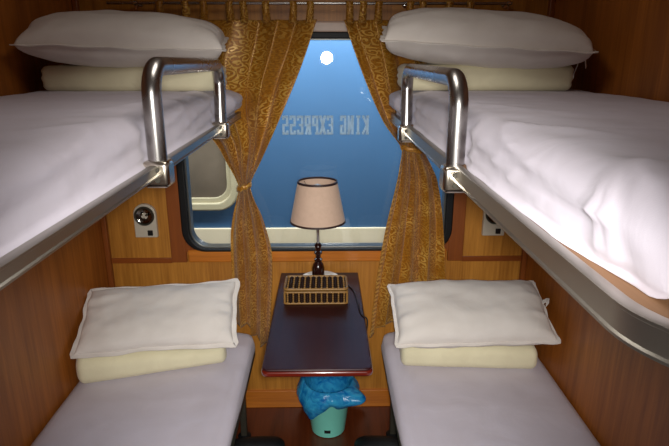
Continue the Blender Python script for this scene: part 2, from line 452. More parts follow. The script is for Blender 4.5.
# wooden casing round the window, thin trims, baseboard
CX0, CX1, CZ0, CZ1 = -.657, .657, .768, 1.79
bm = bmesh.new(); box(bm, CX0, WX0+.012, YF-.014, YF+.004, CZ0, CZ1-.035); struct(finish(bm, 'trim_1', 'trim', bevel=.003))
bm = bmesh.new(); box(bm, WX1-.012, CX1, YF-.014, YF+.004, CZ0, CZ1-.035); struct(finish(bm, 'trim_2', 'trim', bevel=.003))
bm = bmesh.new(); box(bm, CX0+.075, CX1-.075, YF-.018, YF+.004, CZ0, WZ0+.008); struct(finish(bm, 'trim_3', 'trimx', bevel=.008))
bm = bmesh.new(); box(bm, CX0, CX1, YF-.020, YF+.004, WZ1-.004, CZ1); struct(finish(bm, 'trim_4', 'pale_trim', bevel=.008))
bm = bmesh.new(); box(bm, -XW+.02, CX0, YF-.006, YF+.004, .762, .787); struct(finish(bm, 'trim_5', 'stripx', bevel=.002))
bm = bmesh.new(); box(bm, CX1, XW-.02, YF-.006, YF+.004, .762, .787); struct(finish(bm, 'trim_6', 'stripx', bevel=.002))
for i, s in enumerate((-1, 1)):
    bm = bmesh.new(); box(bm, min(s*XW, s*(XW-.022)), max(s*XW, s*(XW-.022)), YF-.022, YF+.002, 0.094, ZC)
    struct(finish(bm, 'trim_%d' % (7+i), 'trim', bevel=.004))
# corner fillets where the rubber frame rounds off inside the square casing
for i, (sx, sz) in enumerate(((-1, -1), (1, -1))):
    bm = bmesh.new()
    cx, cz = (WX0 if sx < 0 else WX1), (WZ0 if sz < 0 else WZ1)
    pts = [(cx+sx*.004, cz+sz*.004)] + [(cx - sx*.10 + sx*.104*cos(a*pi/16), cz - sz*.10 + sz*.104*sin(a*pi/16)) for a in range(0, 9)]
    A = [bm.verts.new((p[0], YF-.012, p[1])) for p in pts]; B = [bm.verts.new((p[0], YF+.004, p[1])) for p in pts]
    n = len(A)
    for k in range(n): bm.faces.new((A[k], A[(k+1) % n], B[(k+1) % n], B[k]))
    bm.faces.new(A); bm.faces.new(B[::-1])
    struct(finish(bm, 'trim_%d' % (9+i), 'trim', smooth=False))
bm = bmesh.new(); box(bm, -XW, XW, YF-.014, YF+.002, 0, .094); struct(finish(bm, 'baseboard_far', 'trimx', bevel=.003))

# ------------------------------------------------------------------ the train outside
car = tag(empty('railway_carriage', (0, 3.3, -1.1)), 'blue and cream railway carriage standing outside the window', 'train carriage')
def cpart(bm, name, mat, **k): return place(finish(bm, name, mat, **k), car)
bm = bmesh.new(); box(bm, -3.2, 3.2, 3.3, 3.6, .610, 2.6); cpart(bm, 'body_panel', 'cblue', smooth=False)
bm = bmesh.new(); box(bm, -3.2, 3.2, 3.285, 3.6, -.75, .612); cpart(bm, 'cream_stripe', 'ccream', bevel=.004)
bm = bmesh.new(); box(bm, -3.1, 3.1, 3.34, 3.55, -1.1, -.74); cpart(bm, 'underframe', 'black', smooth=False)
bm = bmesh.new(); frame_ring(bm, rrect(-1.5, -.505, .735, 1.7, .13), rrect(-1.46, -.55, .785, 1.66, .10), 3.262, 3.31); wf = cpart(bm, 'window_frame', 'cframe', bevel=.010)
bm = bmesh.new(); frame_ring(bm, rrect(-1.462, -.548, .783, 1.662, .10), rrect(-1.44, -.575, .815, 1.64, .085), 3.278, 3.31); place(finish(bm, 'inner_rim', 'cframe', bevel=.004), car)
bm = bmesh.new(); box(bm, -1.47, -.54, 3.29, 3.302, .775, 1.67); cpart(bm, 'window_pane', 'cglass', smooth=False)
bm = bmesh.new(); box(bm, -4, 4, YF+.06, 6, -1.2, -1.1); struct(finish(bm, 'ground', 'ground', smooth=False))

# ------------------------------------------------------------------ berths
def arc2(cx, cy, r, a0, a1, n=10): return [(cx+r*cos(a0+(a1-a0)*k/n), cy+r*sin(a0+(a1-a0)*k/n)) for k in range(n+1)]

def inner_outline(s, xin, yn, yf, r):
    """edge path from wall, along near end, round the corner and down the aisle side (x mirrored by s)"""
    p = [(XW-.002, yn)] + arc2(xin+r, yn+r, r, -pi/2, -pi, 12) + [(xin, yf)]
    return [(s*x, y) for x, y in p]

def band(path, prof, s):
    bm = bmesh.new(); P = [Vector(p) for p in path]; R = []
    for i, p in enumerate(P):
        t = (P[min(i+1, len(P)-1)]-P[max(i-1, 0)]).normalized()
        nn = Vector((t.y, -t.x))*(-1 if s > 0 else 1)
        R.append([bm.verts.new((p.x+nn.x*o, p.y+nn.y*o, z)) for o, z in prof])
    m = len(prof)
    for i in range(len(R)-1):
        for k in range(m): bm.faces.new((R[i][k], R[i][(k+1) % m], R[i+1][(k+1) % m], R[i+1][k]))
    bm.faces.new(R[0]); bm.faces.new(R[-1][::-1])
    return bm

def upper_berth(s):
    side = 'left' if s < 0 else 'right'
    root = tag(empty('bunk_berth', (s*.62, 1.3, 1.385)), 'upper %s bunk berth with polished steel edge rail and tubular guard rail' % side, 'bunk bed', 'upper bunk berths')
    path = inner_outline(s, .306, .335, 2.205, .115)
    inset = inner_outline(s, .311, .340, 2.205, .110)
    zb, zt = (1.420, 1.4435) if s < 0 else (1.407, 1.4405)
    bm = bmesh.new(); prism(bm, inset + [(s*(XW-.002), 2.205)], zb+.003, 1.440)
    place(finish(bm, 'base_board', 'ply', bevel=.002), root)
    # steel angle: outer flange with small lips
    prof = [(.0, zb+.001), (.004, zb-.001), (.007, zb), (.007, zb+.003), (.0045, zb+.005), (.0045, zt-.006), (.007, zt-.004), (.007, zt-.001), (.002, zt+.001), (-.007, zt+.001), (-.007, zt-.001), (.0, zt-.002)]
    place(finish(band(path, prof, s), 'edge_rail', 'rail', angle=25), root)
    # guard rail
    x = s*.304; zr = 1.405 if s < 0 else 1.392
    z1, z2 = (1.634, 1.630) if s < 0 else (1.611, 1.614)
    bm = bmesh.new()
    tube(bm, bend_path([(x, 1.095, zr), (x, 1.095, z1), (x, 1.812, z2), (x, 1.782, zr)], .058, 12), .019, 24)
    g = place(finish(bm, 'guard_rail', 'steel', angle=60), root)
    for y in (1.095, 1.784):
        bm = bmesh.new()
        b0 = zr-.005
        box(bm, x-.0265, x+.0265, y-.0265, y+.0265, b0-.003, b0+.052)
        box(bm, min(x, s*.322), max(x, s*.322), y-.019, y+.019, b0+.004, b0+.046)
        b = finish(bm, 'bracket', 'bracket', angle=35, bevel=.009)
        b.parent = g
        bm = bmesh.new()
        for zz in (b0+.014, b0+.036):
            mt = Matrix.Translation((x - s*.004, y-.0275, zz)) @ Matrix.Rotation(pi/2, 4, 'X')
            bmesh.ops.create_cone(bm, cap_ends=True, segments=14, radius1=.006, radius2=.0045, depth=.004, matrix=mt)
        sc = finish(bm, 'screw', 'dkmetal', angle=35)
        sc.parent = b
    g.matrix_parent_inverse = Matrix.Translation(root.location).inverted()
    return root

def mattress_upper(s):
    side = 'left' if s < 0 else 'right'
    def fn(p, n):
        ax = abs(p.x)
        d = Vector((0, 0, 0))
        # aisle side of the sheet: long slanting folds and an outward bulge
        k = max(0, min(1, (.50-ax)/.20)) * max(0, -n.x*s)
        zz = max(0, min(1, (p.z-1.44)/.105))
        ph = (p.z-1.44)*150 - p.y*13 + (ax-.29)*-40 + 2.2*nz(p, 2.6, 3.1)
        fold = (1-abs(sin(ph*.5)))**2 * max(0, min(1, .65+1.3*nz(p, 2.3, 7)))
        near = max(0, min(1, (.62-p.y)/.15))
        far = max(0, min(1, (p.y-1.86)/.1))
        d.x += -s*k*(.015*fold*(1-zz*.3) + .006*sin(pi*zz)*(.6+.5*nz(p, 1.7, 1.2)) + .046*far)
        d.x += s*k*.010*(math.exp(-((p.y-1.095)/.03)**2)+math.exp(-((p.y-1.785)/.03)**2))
        # hem meets the rail, wavy and drawn in at the near end
        if p.z < 1.4745 and ax < .42:
            post = math.exp(-((p.y-1.095)/.04)**2)+math.exp(-((p.y-1.785)/.04)**2)
            hem = .3135 + .004*max(0, nz((p.y, 0, 0), 7, 2)) + .012*post + .020*near*(1 if s > 0 else .3)
            wt = 1-max(0, p.z-1.4405)/.034
            d.x = d.x*(1-wt) - s*(ax-hem)*max(0, min(1, wt))*min(1, (.42-ax)/.04)
        # near end leans back and is gathered in folds
        ke = max(0, -n.y)
        d.y += near*zz*.055
        d.y += -ke*near*(.006*sin(p.x*s*75 + 1.5*nz(p, 4, 5)))
        # top: soft undulation, falls a little to the aisle, folds run over the edge
        kt = max(0, n.z)
        edge = max(0, min(1, 1-(ax-.32)/.16))
        d.z += kt*(.003*nz(p, 5, 8) + .0015*nz(p, 17, 4) - .010*edge*edge + .011*fold*edge)
        # gathered sheet corner pulled over the near aisle corner
        cd = sqrt((ax-.325)**2 + (p.y-.49)**2)
        c = math.exp(-(cd/.055)**2)
        d.z += kt*c*.012
        ang = math.atan2(p.y-.56, (ax-.37))
        cr = math.exp(-((ang+2.45)/.30)**2)
        d += Vector((-s*.7, -.7, 0))*(c*(.003*(1+sin(ang*17)) + .012*cr))*(1-kt*.6)
        return d
    bm = rounded_block((min(s*.328, s*(XW-.006)), .405, 1.4405), (max(s*.328, s*(XW-.006)), 2.19, 1.545), (.045, .05, .034), .011, fn)
    bm.normal_update()
    o = finish(bm, 'mattress', 'sheet', angle=180)
    return tag(o, 'mattress in a white fitted sheet on the upper %s bunk' % side, 'mattress', 'sheeted bunk mattresses')

def lower_berth(s):
    side = 'left' if s < 0 else 'right'
    root = tag(empty('bunk_berth', (s*.62, 1.3, 0)), 'lower %s bunk berth on a slim metal leg above the dark floor' % side, 'bunk bed', 'lower bunk berths')
    path = inner_outline(s, .306, .42, 2.275, .06)
    bm = bmesh.new(); prism(bm, inner_outline(s, .309, .423, 2.275, .06) + [(s*(XW-.002), 2.275)], .305, .340)
    place(finish(bm, 'base_board', 'ply', bevel=.002), root)
    prof = [(.0, .300), (.004, .300), (.006, .304), (.006, .336), (.004, .3405), (-.006, .3415), (-.006, .3400), (0, .339)]
    place(finish(band(path, prof, s), 'edge_rail', 'dkmetal', angle=25), root)
    x = s*.338
    bm = bmesh.new(); box(bm, x-.014, x+.014, 2.065, 2.093, .004, .306)
    place(finish(bm, 'leg', 'dkmetal', bevel=.004), root)
    bm = bmesh.new(); lathe(bm, [(0, 0), (.03, 0), (.03, .005), (.018, .012), (0, .012)], (x, 2.079, 0), 20)
    f = finish(bm, 'foot', 'black'); place(f, root)
    bm = bmesh.new(); box(bm, x-.014, x+.014, .55, .578, 0, .306)
    place(finish(bm, 'leg', 'dkmetal', bevel=.004), root)
    return root

def mattress_lower(s):
    side = 'left' if s < 0 else 'right'
    def fn(p, n):
        d = Vector((0, 0, 0)); kt = max(0, n.z); ax = abs(p.x)
        d.z += kt*(.002*nz(p, 4, 3+s) + .0012*nz(p, 14, 6))
        edge = math.exp(-((ax-.345)/.012)**2)
        d.z += -kt*.003*edge
        k = max(0, -n.x*s)
        d.x += -s*k*(.0035*sin((p.z-.34)*70 + p.y*2.5 + 1.4*nz(p, 3, 1)))
        return d
    bm = rounded_block((min(s*.292, s*(XW-.004)), .43, .3417), (max(s*.292, s*(XW-.004)), 2.270, .440), (.075, .075, .022), .014, fn)
    o = finish(bm, 'mattress', 'sheet', angle=180)
    return tag(o, 'mattress in a smooth white sheet on the lower %s bunk' % side, 'mattress', 'sheeted bunk mattresses')

for s in (-1, 1):
    upper_berth(s); mattress_upper(s); lower_berth(s); mattress_lower(s)

# ------------------------------------------------------------------ pillows and blankets
def pillow(label, loc, rot, a, b, top, bot, seed, puff=(.46, .46), flange=.012, ties=None, pinch=.05):
    """a,b half sizes; top/bot thickness either side of the seam"""
    root_name = 'pillow'
    n = 56
    bm = bmesh.new()
    def outline(u, v):
        x = a*u*(1 - pinch*(1-v*v)*abs(u)) ; y = b*v*(1 - pinch*1.3*(1-u*u)*abs(v))
        y += .010*nz((u*1.3, v, 0), 1.4, seed+4)*abs(v); x += .008*nz((v*1.5, u, 0), 1.6, seed+8)*abs(u)
        return x, y
    def hgt(u, v, t):
        w = (max(0, 1-abs(u)**3))**puff[0]*(max(0, 1-abs(v)**2.6))**puff[1]
        cu, cv = abs(u), abs(v)
        # gathers running in from the ends and corners
        ed = max(cu, cv)
        wr = .003*sin(v*13 + 3*nz((u*2, v*2, 0), 1.2, seed))*cu**3 + .002*sin(u*17+2*nz((u, v, 0), 2, seed+2))*cv**4
        wr += .007*nz((u*2.2, v*2.2, 0), 1.0, seed+1) + .003*nz((u*6, v*4, 0), 1.0, seed+6)
        return t*w + wr*min(1, w*2.2)
    grids = []
    for sg, t in ((1, top), (-1, bot)):
        G = []
        for i in range(n+1):
            row = []
            for j in range(n+1):
                u = -cos(pi*i/n); v = -cos(pi*j/n)
                u = .5*u + .5*(-1+2*i/n); v = .5*v + .5*(-1+2*j/n)
                x, y = outline(u, v)
                if sg < 0 and (i in (0, n) or j in (0, n)): row.append(grids[0][i][j]); continue
                row.append(bm.verts.new((x, y, sg*hgt(u, v, t) + .006*nz((u, v, 0), 1.1, seed+11)*max(abs(u), abs(v))**2)))
            G.append(row)
        grids.append(G)
        for i in range(n):
            for j in range(n):
                q = (G[i][j], G[i+1][j], G[i+1][j+1], G[i][j+1])
                bm.faces.new(q if sg > 0 else q[::-1])
    G = grids[0]
    loop = [G[i][0].co.copy() for i in range(n)] + [G[n][j].co.copy() for j in range(n)] + [G[n-i][n].co.copy() for i in range(n)] + [G[0][n-j].co.copy() for j in range(n)]
    o = finish(bm, 'pillow', 'pillow', angle=180)
    # flat sewn flange round the seam
    bm = bmesh.new(); m = len(loop); cen = Vector((0, 0, 0)); R = []
    for k, p in enumerate(loop):
        t = (loop[(k+1) % m]-loop[k-1]).normalized(); nn = Vector((t.y, -t.x, 0)).normalized()
        wd = flange*(1+.25*nz((k*.13, 0, 0), 1, seed))
        dz = .002*sin(k*.5+seed)
        q = [p - nn*.004 + Vector((0, 0, .0022)), p + nn*wd + Vector((0, 0, .0012+dz)), p + nn*wd + Vector((0, 0, -.0012+dz)), p - nn*.004 - Vector((0, 0, .0022))]
        R.append([bm.verts.new(c) for c in q])
    for k in range(m):
        for j in range(4):
            bm.faces.new((R[k][j], R[k][(j+1) % 4], R[(k+1) % m][(j+1) % 4], R[(k+1) % m][j]))
    finish(bm, 'seam_flange', 'pillow', o, angle=60)
    for pts, wdt in (ties or []):
        bm = bmesh.new(); rr = []
        P = [Vector(p) for p in pts]
        # smooth the ribbon
        Q = []
        for i in range(len(P)-1):
            for k in range(6):
                t = k/6; p0 = P[max(i-1, 0)]; p1 = P[i]; p2 = P[i+1]; p3 = P[min(i+2, len(P)-1)]
                Q.append(.5*((2*p1)+(p2-p0)*t+(2*p0-5*p1+4*p2-p3)*t*t+(3*p1-p0-3*p2+p3)*t**3))
        Q.append(P[-1])
        for p in Q:
            w = Vector((.35, .9, .1)).normalized()*wdt/2
            t3 = Vector((.0008, -.0004, .0004))
            rr.append([bm.verts.new(c) for c in (p-w-t3, p+w-t3, p+w+t3, p-w+t3)])
        for i in range(len(rr)-1):
            for k in range(4): bm.faces.new((rr[i][k], rr[i][(k+1) % 4], rr[i+1][(k+1) % 4], rr[i+1][k]))
        bm.faces.new(rr[0]); bm.faces.new(rr[-1][::-1])
        finish(bm, 'tie', 'pillow', o, angle=50)
    o.location = loc; o.rotation_euler = [radians(v) for v in rot]
    return tag(o, label, 'pillow', 'white bed pillows')

def blanket(label, loc, rotz, lx, ly, hl, hr, seed, layers=3, back=0):
    """folded blanket: soft slab of height hl at the left end and hr at the right, folded edge in front"""
    H = max(hl, hr)
    def fn(p, n):
        d = Vector((0, 0, 0)); u = (p.x+lx/2)/lx
        sc = (hl+(hr-hl)*u)/H
        d.z += p.z*(sc-1) + p.z*back*max(0, p.y/ly+.3)
        d.z += max(0, n.z)*(.006*nz(p, 5, seed) + .003*nz(p, 14, seed+3))
        fy = max(0, -n.y); fx = abs(n.x)
        zz = p.z/H
        g = sum(math.exp(-((zz-(k+1)/layers)/.045)**2) for k in range(layers-1))
        d.y += fy*(.004*g + .006*nz(p, 6, seed+5))
        d.x += (1 if n.x < 0 else -1)*fx*(.014*g + .006*nz(p, 9, seed+7)) 
        return d
    r = H*.42
    bm = rounded_block((-lx/2, -ly/2, 0), (lx/2, ly/2, H), (r*.55, r*.9, r*.95), .011, fn)
    o = finish(bm, 'folded_blanket', 'blanket', angle=180)
    o.location = loc; o.rotation_euler = (0, 0, radians(rotz))
    return tag(o, label, 'blanket', 'folded cream blankets')

# upper left
blanket('folded cream blanket beneath the pillow on the upper left bunk', (-.605, 1.965, 1.5435), 1, .565, .29, .084, .082, 2.2)
pillow('plump white pillow on the upper left bunk beside the wall', (-.618, 1.945, 1.705), (8, 1.5, 9), .308, .185, .092, .080, 1.3, puff=(.34, .42), pinch=.03)
# upper right
blanket('folded cream blanket beneath the pillow on the upper right bunk', (.584, 1.978, 1.5435), -4, .57, .29, .085, .088, 5.7)
pillow('plump white pillow on the upper right bunk with hanging ties', (.565, 1.935, 1.712), (9, 3.5, -6), .322, .185, .090, .082, 4.1, puff=(.30, .42), pinch=.02, flange=.016,
       ties=[([(.300, -.11, -.012), (.302, -.118, -.045), (.296, -.12, -.075), (.298, -.121, -.088)], .012), ([(.318, -.10, -.012), (.326, -.105, -.03), (.334, -.106, -.056)], .024)])
# lower left
blanket('folded cream blanket lying askew under the lower left pillow', (-.668, 1.975, .4405), 16.5, .57, .20, .125, .085, 8.4, 1, .35)
pillow('white pillow propped on the askew blanket of the lower left bunk', (-.630, 1.968, .660), (30, -2, 4), .298, .146, .060, .055, 7.7, flange=.016, puff=(.40, .44), pinch=.03)
# lower right
blanket('folded cream blanket lying square under the lower right pillow', (.620, 2.020, .4405), -4, .55, .24, .098, .105, 11.1, 1, .3)
pillow('white pillow with end ties on the lower right bunk', (.612, 1.965, .672), (22, -1.5, -1), .303, .158, .078, .082, 9.9, puff=(.38, .44), pinch=.03,
       ties=[([(.29, .03, .0), (.315, .035, .018), (.32, .02, .032), (.305, .005, .026)], .022)])

# ------------------------------------------------------------------ reading lights
def reading_light(x, label):
    root = tag(empty('reading_light', (x, YF, .965)), label, 'wall light', 'wall reading lights')
    bm = bmesh.new()
    w, zb, zt = .049, -.075, .029
    out = [(-w, zb), (w, zb)] + [(w*cos(a*pi/16), zt+w*sin(a*pi/16)) for a in range(17)]
    A = [bm.verts.new((p[0], -.022, p[1])) for p in out]; B = [bm.verts.new((p[0], 0, p[1])) for p in out]
    n = len(A)
    for k in range(n): bm.faces.new((A[k], A[(k+1) % n], B[(k+1) % n], B[k]))
    bm.faces.new(A); bm.faces.new(B[::-1])
    finish(bm, 'housing', 'plate', root, bevel=.004)
    bm = bmesh.new()
    lathe(bm, [(.043, 0), (.043, .010), (.040, .014), (.037, .012), (.036, .008), (.030, .002), (.018, -.004), (.0, -.006)], (0, 0, 0), 32)
    o = finish(bm, 'lamp_rim', 'dkmetal', root); o.location = (0, -.0215, zt-.004); o.rotation_euler = (radians(90), 0, 0)
    bm = bmesh.new()
    lathe(bm, [(.034, .006), (.026, .002), (.012, -.001), (0, -.002)], (0, 0, 0), 28)
    for k in range(3):
        sphere(bm, Vector((.012*cos(k*2.1+.4), .012*sin(k*2.1+.4), .006)), .0055, 12, 8)
    o = finish(bm, 'reflector', 'lens', root); o.location = (0, -.0225, zt-.004); o.rotation_euler = (radians(90), 0, 0)
    bm = bmesh.new(); box(bm, .008, .030, -.027, -.020, zb+.010, zb+.034)
    finish(bm, 'switch', 'blackplastic', root, bevel=.0015)
    return root
reading_light(-.755, 'round reading light on ivory plate, wall left of the window')
reading_light(.785, 'reading light half hidden by the upper right bunk rail')

# ------------------------------------------------------------------ curtain rod and curtains
ZR, YR = 1.852, 2.245
rod = tag(empty('curtain_rod', (0, YF, ZR)), 'slim metal curtain rod on wall brackets above the window', 'curtain rod')
bm = bmesh.new(); tube(bm, [(-.80, YR, ZR), (.765, YR, ZR)], .0055, 12); place(finish(bm, 'rod', 'steel'), rod)
for x in (-.69, .356, .752):
    bm = bmesh.new()
    tube(bm, [(x, YF, ZR), (x, YR-.002, ZR)], .004, 10)
    mt = Matrix.Translation((x, YF-.003, ZR)) @ Matrix.Rotation(pi/2, 4, 'X')
    bmesh.ops.create_cone(bm, cap_ends=True, segments=18, radius1=.013, radius2=.013, depth=.006, matrix=mt)
    tube(bm, [(x-.006, YR, ZR), (x+.006, YR, ZR)], .0095, 14)
    tube(bm, [(x, YR, ZR), (x, YR, ZR-.022)], .004, 10)
    place(finish(bm, 'bracket', 'chrome', angle=35), rod)

def interp(keys, z):
    """keys: (z, value) descending; smooth Catmull interpolation"""
    ks = sorted(keys)
    if z <= ks[0][0]: return ks[0][1]
    if z >= ks[-1][0]: return ks[-1][1]
    for i in range(len(ks)-1):
        if ks[i][0] <= z <= ks[i+1][0]:
            z0, a = ks[i]; z1, b = ks[i+1]; t = (z-z0)/(z1-z0)
            pa = ks[max(i-1, 0)]; pb = ks[min(i+2, len(ks)-1)]
            m0 = (b-pa[1])/(z1-pa[0])*(z1-z0) if z1 != pa[0] else 0
            m1 = (pb[1]-a)/(pb[0]-z0)*(z1-z0) if pb[0] != z0 else 0
            return (2*t**3-3*t*t+1)*a+(t**3-2*t*t+t)*m0+(-2*t**3+3*t*t)*b+(t**3-t*t)*m1

def curtain(side, xl, xr, ztie, zbot, cloth_w, folds, tabs, label, inner_right, seed):
    mat = make_brocade('gold_brocade_'+side, .46-.008 if inner_right else .008, ztie)
    root = tag(empty('curtain', ((xl[0][1]+xr[0][1])/2, YR, 1.79)), label, 'curtain', 'gold brocade curtains')
    nu, nv = 150, 130
    zt = 1.792
    bm = bmesh.new(); uvl = bm.loops.layers.uv.new('UVMap'); G = []; UV = {}
    for j in range(nv+1):
        row = []
        for i in range(nu+1):
            u = i/nu; v = j/nv
            zb = zbot(u)
            z = zt + (zb-zt)*v
            # cloth pulled to the tie hangs down in swags: gather line sags with distance from the tie
            x0, x1 = interp(xl, z), interp(xr, z)
            wd = x1-x0
            g = max(0, min(1, 1-wd/(cloth_w*.92)))           # how strongly gathered
            amp = .011 + .026*g
            if abs(z-ztie) < .10: amp *= .62 + .38*abs(z-ztie)/.10
            ph = u*folds*2*pi
            wob = 2.0*nz((u*3, z*1.2, 0), 1.0, seed)
            x = x0 + wd*(u + .25*g/folds*sin(ph*2+wob)*.5)
            y = YR + .006 + amp*sin(ph + wob) + .007*nz((u*5, z*2.0, 0), 1.0, seed+3) + .002*sin(ph*2.7+wob*2)*g
            y = min(y, YF-.026)
            # slanting drag lines above the tie
            dl = max(0, min(1, (z-ztie)/.25))
            y -= dl*.004*sin(u*30 + z*16*(1 if inner_right else -1))
            vv = bm.verts.new((x, min(y, YF-.022), z)); UV[vv] = (u*.46, z)
            row.append(vv)
        G.append(row)
    for j in range(nv):
        for i in range(nu):
            f = bm.faces.new((G[j][i], G[j][i+1], G[j+1][i+1], G[j+1][i]))
            for l in f.loops: l[uvl].uv = UV[l.vert]
    o = finish(bm, 'panel', mat, angle=180)
    md = o.modifiers.new('thick', 'SOLIDIFY'); md.thickness = .0022; md.offset = 0
    place(o, root)
    # tabs looped over the rod
    for x in tabs:
        bm = bmesh.new(); uvl = bm.loops.layers.uv.new('UVMap')
        w = .014; pts = [(YR-.012, zt-.012), (YR-.010, ZR-.012)] + [(YR-.0085*cos(a*pi/8), ZR+.0085*sin(a*pi/8)) for a in range(9)] + [(YR+.010, ZR-.012), (YR+.012, zt-.012)]
        R = []
        for k, (y, z) in enumerate(pts):
            ww = w*(.8+.2*abs(z-(zt+ZR)/2)/.03)
            jx = .003*sin(z*60+x*90)
            R.append((bm.verts.new((x-ww+jx, y, z)), bm.verts.new((x+jx*.5, y-(.003 if y < YR else -.003), z)), bm.verts.new((x+ww+jx, y, z))))
        for k in range(len(R)-1):
            for c in range(2):
                f = bm.faces.new((R[k][c], R[k][c+1], R[k+1][c+1], R[k+1][c]))
                for l in f.loops: l[uvl].uv = (l.vert.co.x+1.3, l.vert.co.z)
        t = finish(bm, 'tab', mat, angle=180)
        md = t.modifiers.new('thick', 'SOLIDIFY'); md.thickness = .0022; md.offset = 0
        place(t, root)
    # tieback of the same cloth
    x0, x1 = interp(xl, ztie), interp(xr, ztie); cx = (x0+x1)/2; rx = (x1-x0)/2+.003
    bm = bmesh.new(); uvl = bm.loops.layers.uv.new('UVMap'); R = []
    nn = 44
    for k in range(nn):
        a = 2*pi*k/nn
        px, py = cx+rx*cos(a), YR+.002+.030*sin(a)
        R.append([bm.verts.new((cx+(rx+o_)*cos(a), min(YR+.0+(.028+o_)*sin(a), YF-.018), ztie+h+.010*cos(a)*(1 if inner_right else -1)+.002*sin(a*7)))
                  for o_, h in ((0, -.011), (.003, -.007), (.004, 0), (.003, .007), (0, .011))])
    for k in range(nn):
        for c in range(4):
            f = bm.faces.new((R[k][c], R[(k+1) % nn][c], R[(k+1) % nn][c+1], R[k][c+1]))
            for l in f.loops: l[uvl].uv = (l.vert.co.x*1.0, l.vert.co.z)
    t = finish(bm, 'tieback', mat, angle=180)
    md = t.modifiers.new('thick', 'SOLIDIFY'); md.thickness = .003; md.offset = 0
    place(t, root)
    return root

curtain('left',
        [(1.80, -.66), (1.60, -.64), (1.45, -.55), (1.326, -.425), (1.22, -.372), (1.127, -.334), (1.07, -.345), (1.0, -.366), (.89, -.386), (.735, -.390), (.38, -.388)],
        [(1.80, .005), (1.62, -.062), (1.43, -.147), (1.24, -.236), (1.16, -.276), (1.127, -.284), (1.07, -.268), (1.0, -.240), (.83, -.205), (.60, -.214), (.38, -.232)],
        1.127, lambda u: .468-.098*max(0, min(1, (u-.40)/.4)), .95, 3.6,
        [-.60, -.50, -.43, -.33, -.275, -.19, -.085, -.02],
        'gold brocade curtain tied back low, left side of the window', True, 1.7)
curtain('right',
        [(1.80, .110), (1.585, .193), (1.40, .280), (1.31, .345), (1.282, .358), (1.22, .352), (1.155, .343), (.93, .300), (.65, .262), (.38, .238)],
        [(1.80, .66), (1.65, .64), (1.50, .58), (1.38, .500), (1.32, .462), (1.282, .446), (1.22, .475), (1.15, .506), (.98, .540), (.74, .562), (.60, .565), (.38, .565)],
        1.285, lambda u: .40+.07*max(0, min(1, (u-.02)/.13)), .95, 3.6,
        [.135, .185, .245, .37, .42, .52, .60],
        'gold brocade curtain with bright scrolls tied back high, right of the window', False, 5.3)

# ------------------------------------------------------------------ folding table and what stands on it
ZT = .72
tb = tag(empty('folding_table', (0.008, 1.88, ZT-.034)), 'narrow dark red lacquered table fixed under the window between the bunks', 'table')
tx = .008
bm = bmesh.new(); prism(bm, [(tx-.174, 2.276)] + arc2(tx-.174+.022, 1.478+.022, .022, pi, 1.5*pi, 6) + arc2(tx+.174-.022, 1.478+.022, .022, 1.5*pi, 2*pi, 6) + [(tx+.174, 2.276)], ZT-.008, ZT)
place(finish(bm, 'tabletop', 'table', bevel=.004), tb)
bm = bmesh.new(); prism(bm, [(tx-.176, 2.276)] + arc2(tx-.176+.022, 1.475+.022, .022, pi, 1.5*pi, 6) + arc2(tx+.176-.022, 1.475+.022, .022, 1.5*pi, 2*pi, 6) + [(tx+.176, 2.276)], ZT-.026, ZT-.0075)
place(finish(bm, 'edge_band', 'table_edge', bevel=.006), tb)
bm = bmesh.new(); box(bm, tx-.15, tx+.15, 2.262, 2.300, ZT-.075, ZT-.026); box(bm, tx-.014, tx+.014, 2.274, 2.30, .40, ZT-.07)
tube(bm, [(tx, 2.288, .42), (tx, 1.95, ZT-.04)], .011, 10)
place(finish(bm, 'support_bracket', 'dkmetal', bevel=.002, angle=35), tb)

# dish under the lamp
dish = None
bm = bmesh.new(); lathe(bm, [(0, .0), (.052, .0), (.066, .003), (.082, .009), (.083, .011), (.066, .0065), (.05, .005), (0, .005)], (.012, 2.19, ZT), 48)
tag(finish(bm, 'dish', 'porcelain', angle=50), 'round white dish under the table lamp, mostly hidden by the basket', 'dish')

LX, LY = .004, 2.165
lamp = tag(empty('table_lamp', (LX, LY, ZT+.005)), 'table lamp with beige dark edged shade standing by the window', 'lamp')
def lp(bm, name, mat, **k): return place(finish(bm, name, mat, **k), lamp)
bm = bmesh.new()
lathe(bm, [(0, 0), (.040, 0), (.041, .006), (.034, .012), (.028, .018), (.0265, .040), (.027, .062), (.022, .080), (.013, .092), (.017, .097), (.017, .103), (.0105, .108), (.011, .122), (.017, .128), (.017, .134), (.010, .140), (.012, .156), (.016, .162), (.013, .170), (.008, .176), (0, .176)], (LX, LY, ZT+.005), 36)
lp(bm, 'base', 'lampwood', angle=30)
bm = bmesh.new(); tube(bm, [(LX, LY, ZT+.176), (LX, LY, 1.05)], .0062, 14)
lathe(bm, [(0, 1.045), (.014, 1.045), (.015, 1.05), (.015, 1.09), (.0, 1.09)], (LX, LY, 0), 20)
lp(bm, 'stem', 'chrome', angle=40)
bm = bmesh.new(); lathe(bm, [(.0, 1.088), (.012, 1.09), (.024, 1.115), (.026, 1.13), (.018, 1.15), (0, 1.157)], (LX, LY, 0), 20); lp(bm, 'bulb', 'bulb')
zs0, zs1, r0, r1 = .995, 1.168, .1150, .081
bm = bmesh.new(); lathe(bm, [(r0, zs0), (r1, zs1), (r1-.002, zs1), (r0-.002, zs0)], (LX, LY, 0), 64, close=True)
sh = lp(bm, 'lamp_shade', 'shade', angle=50)
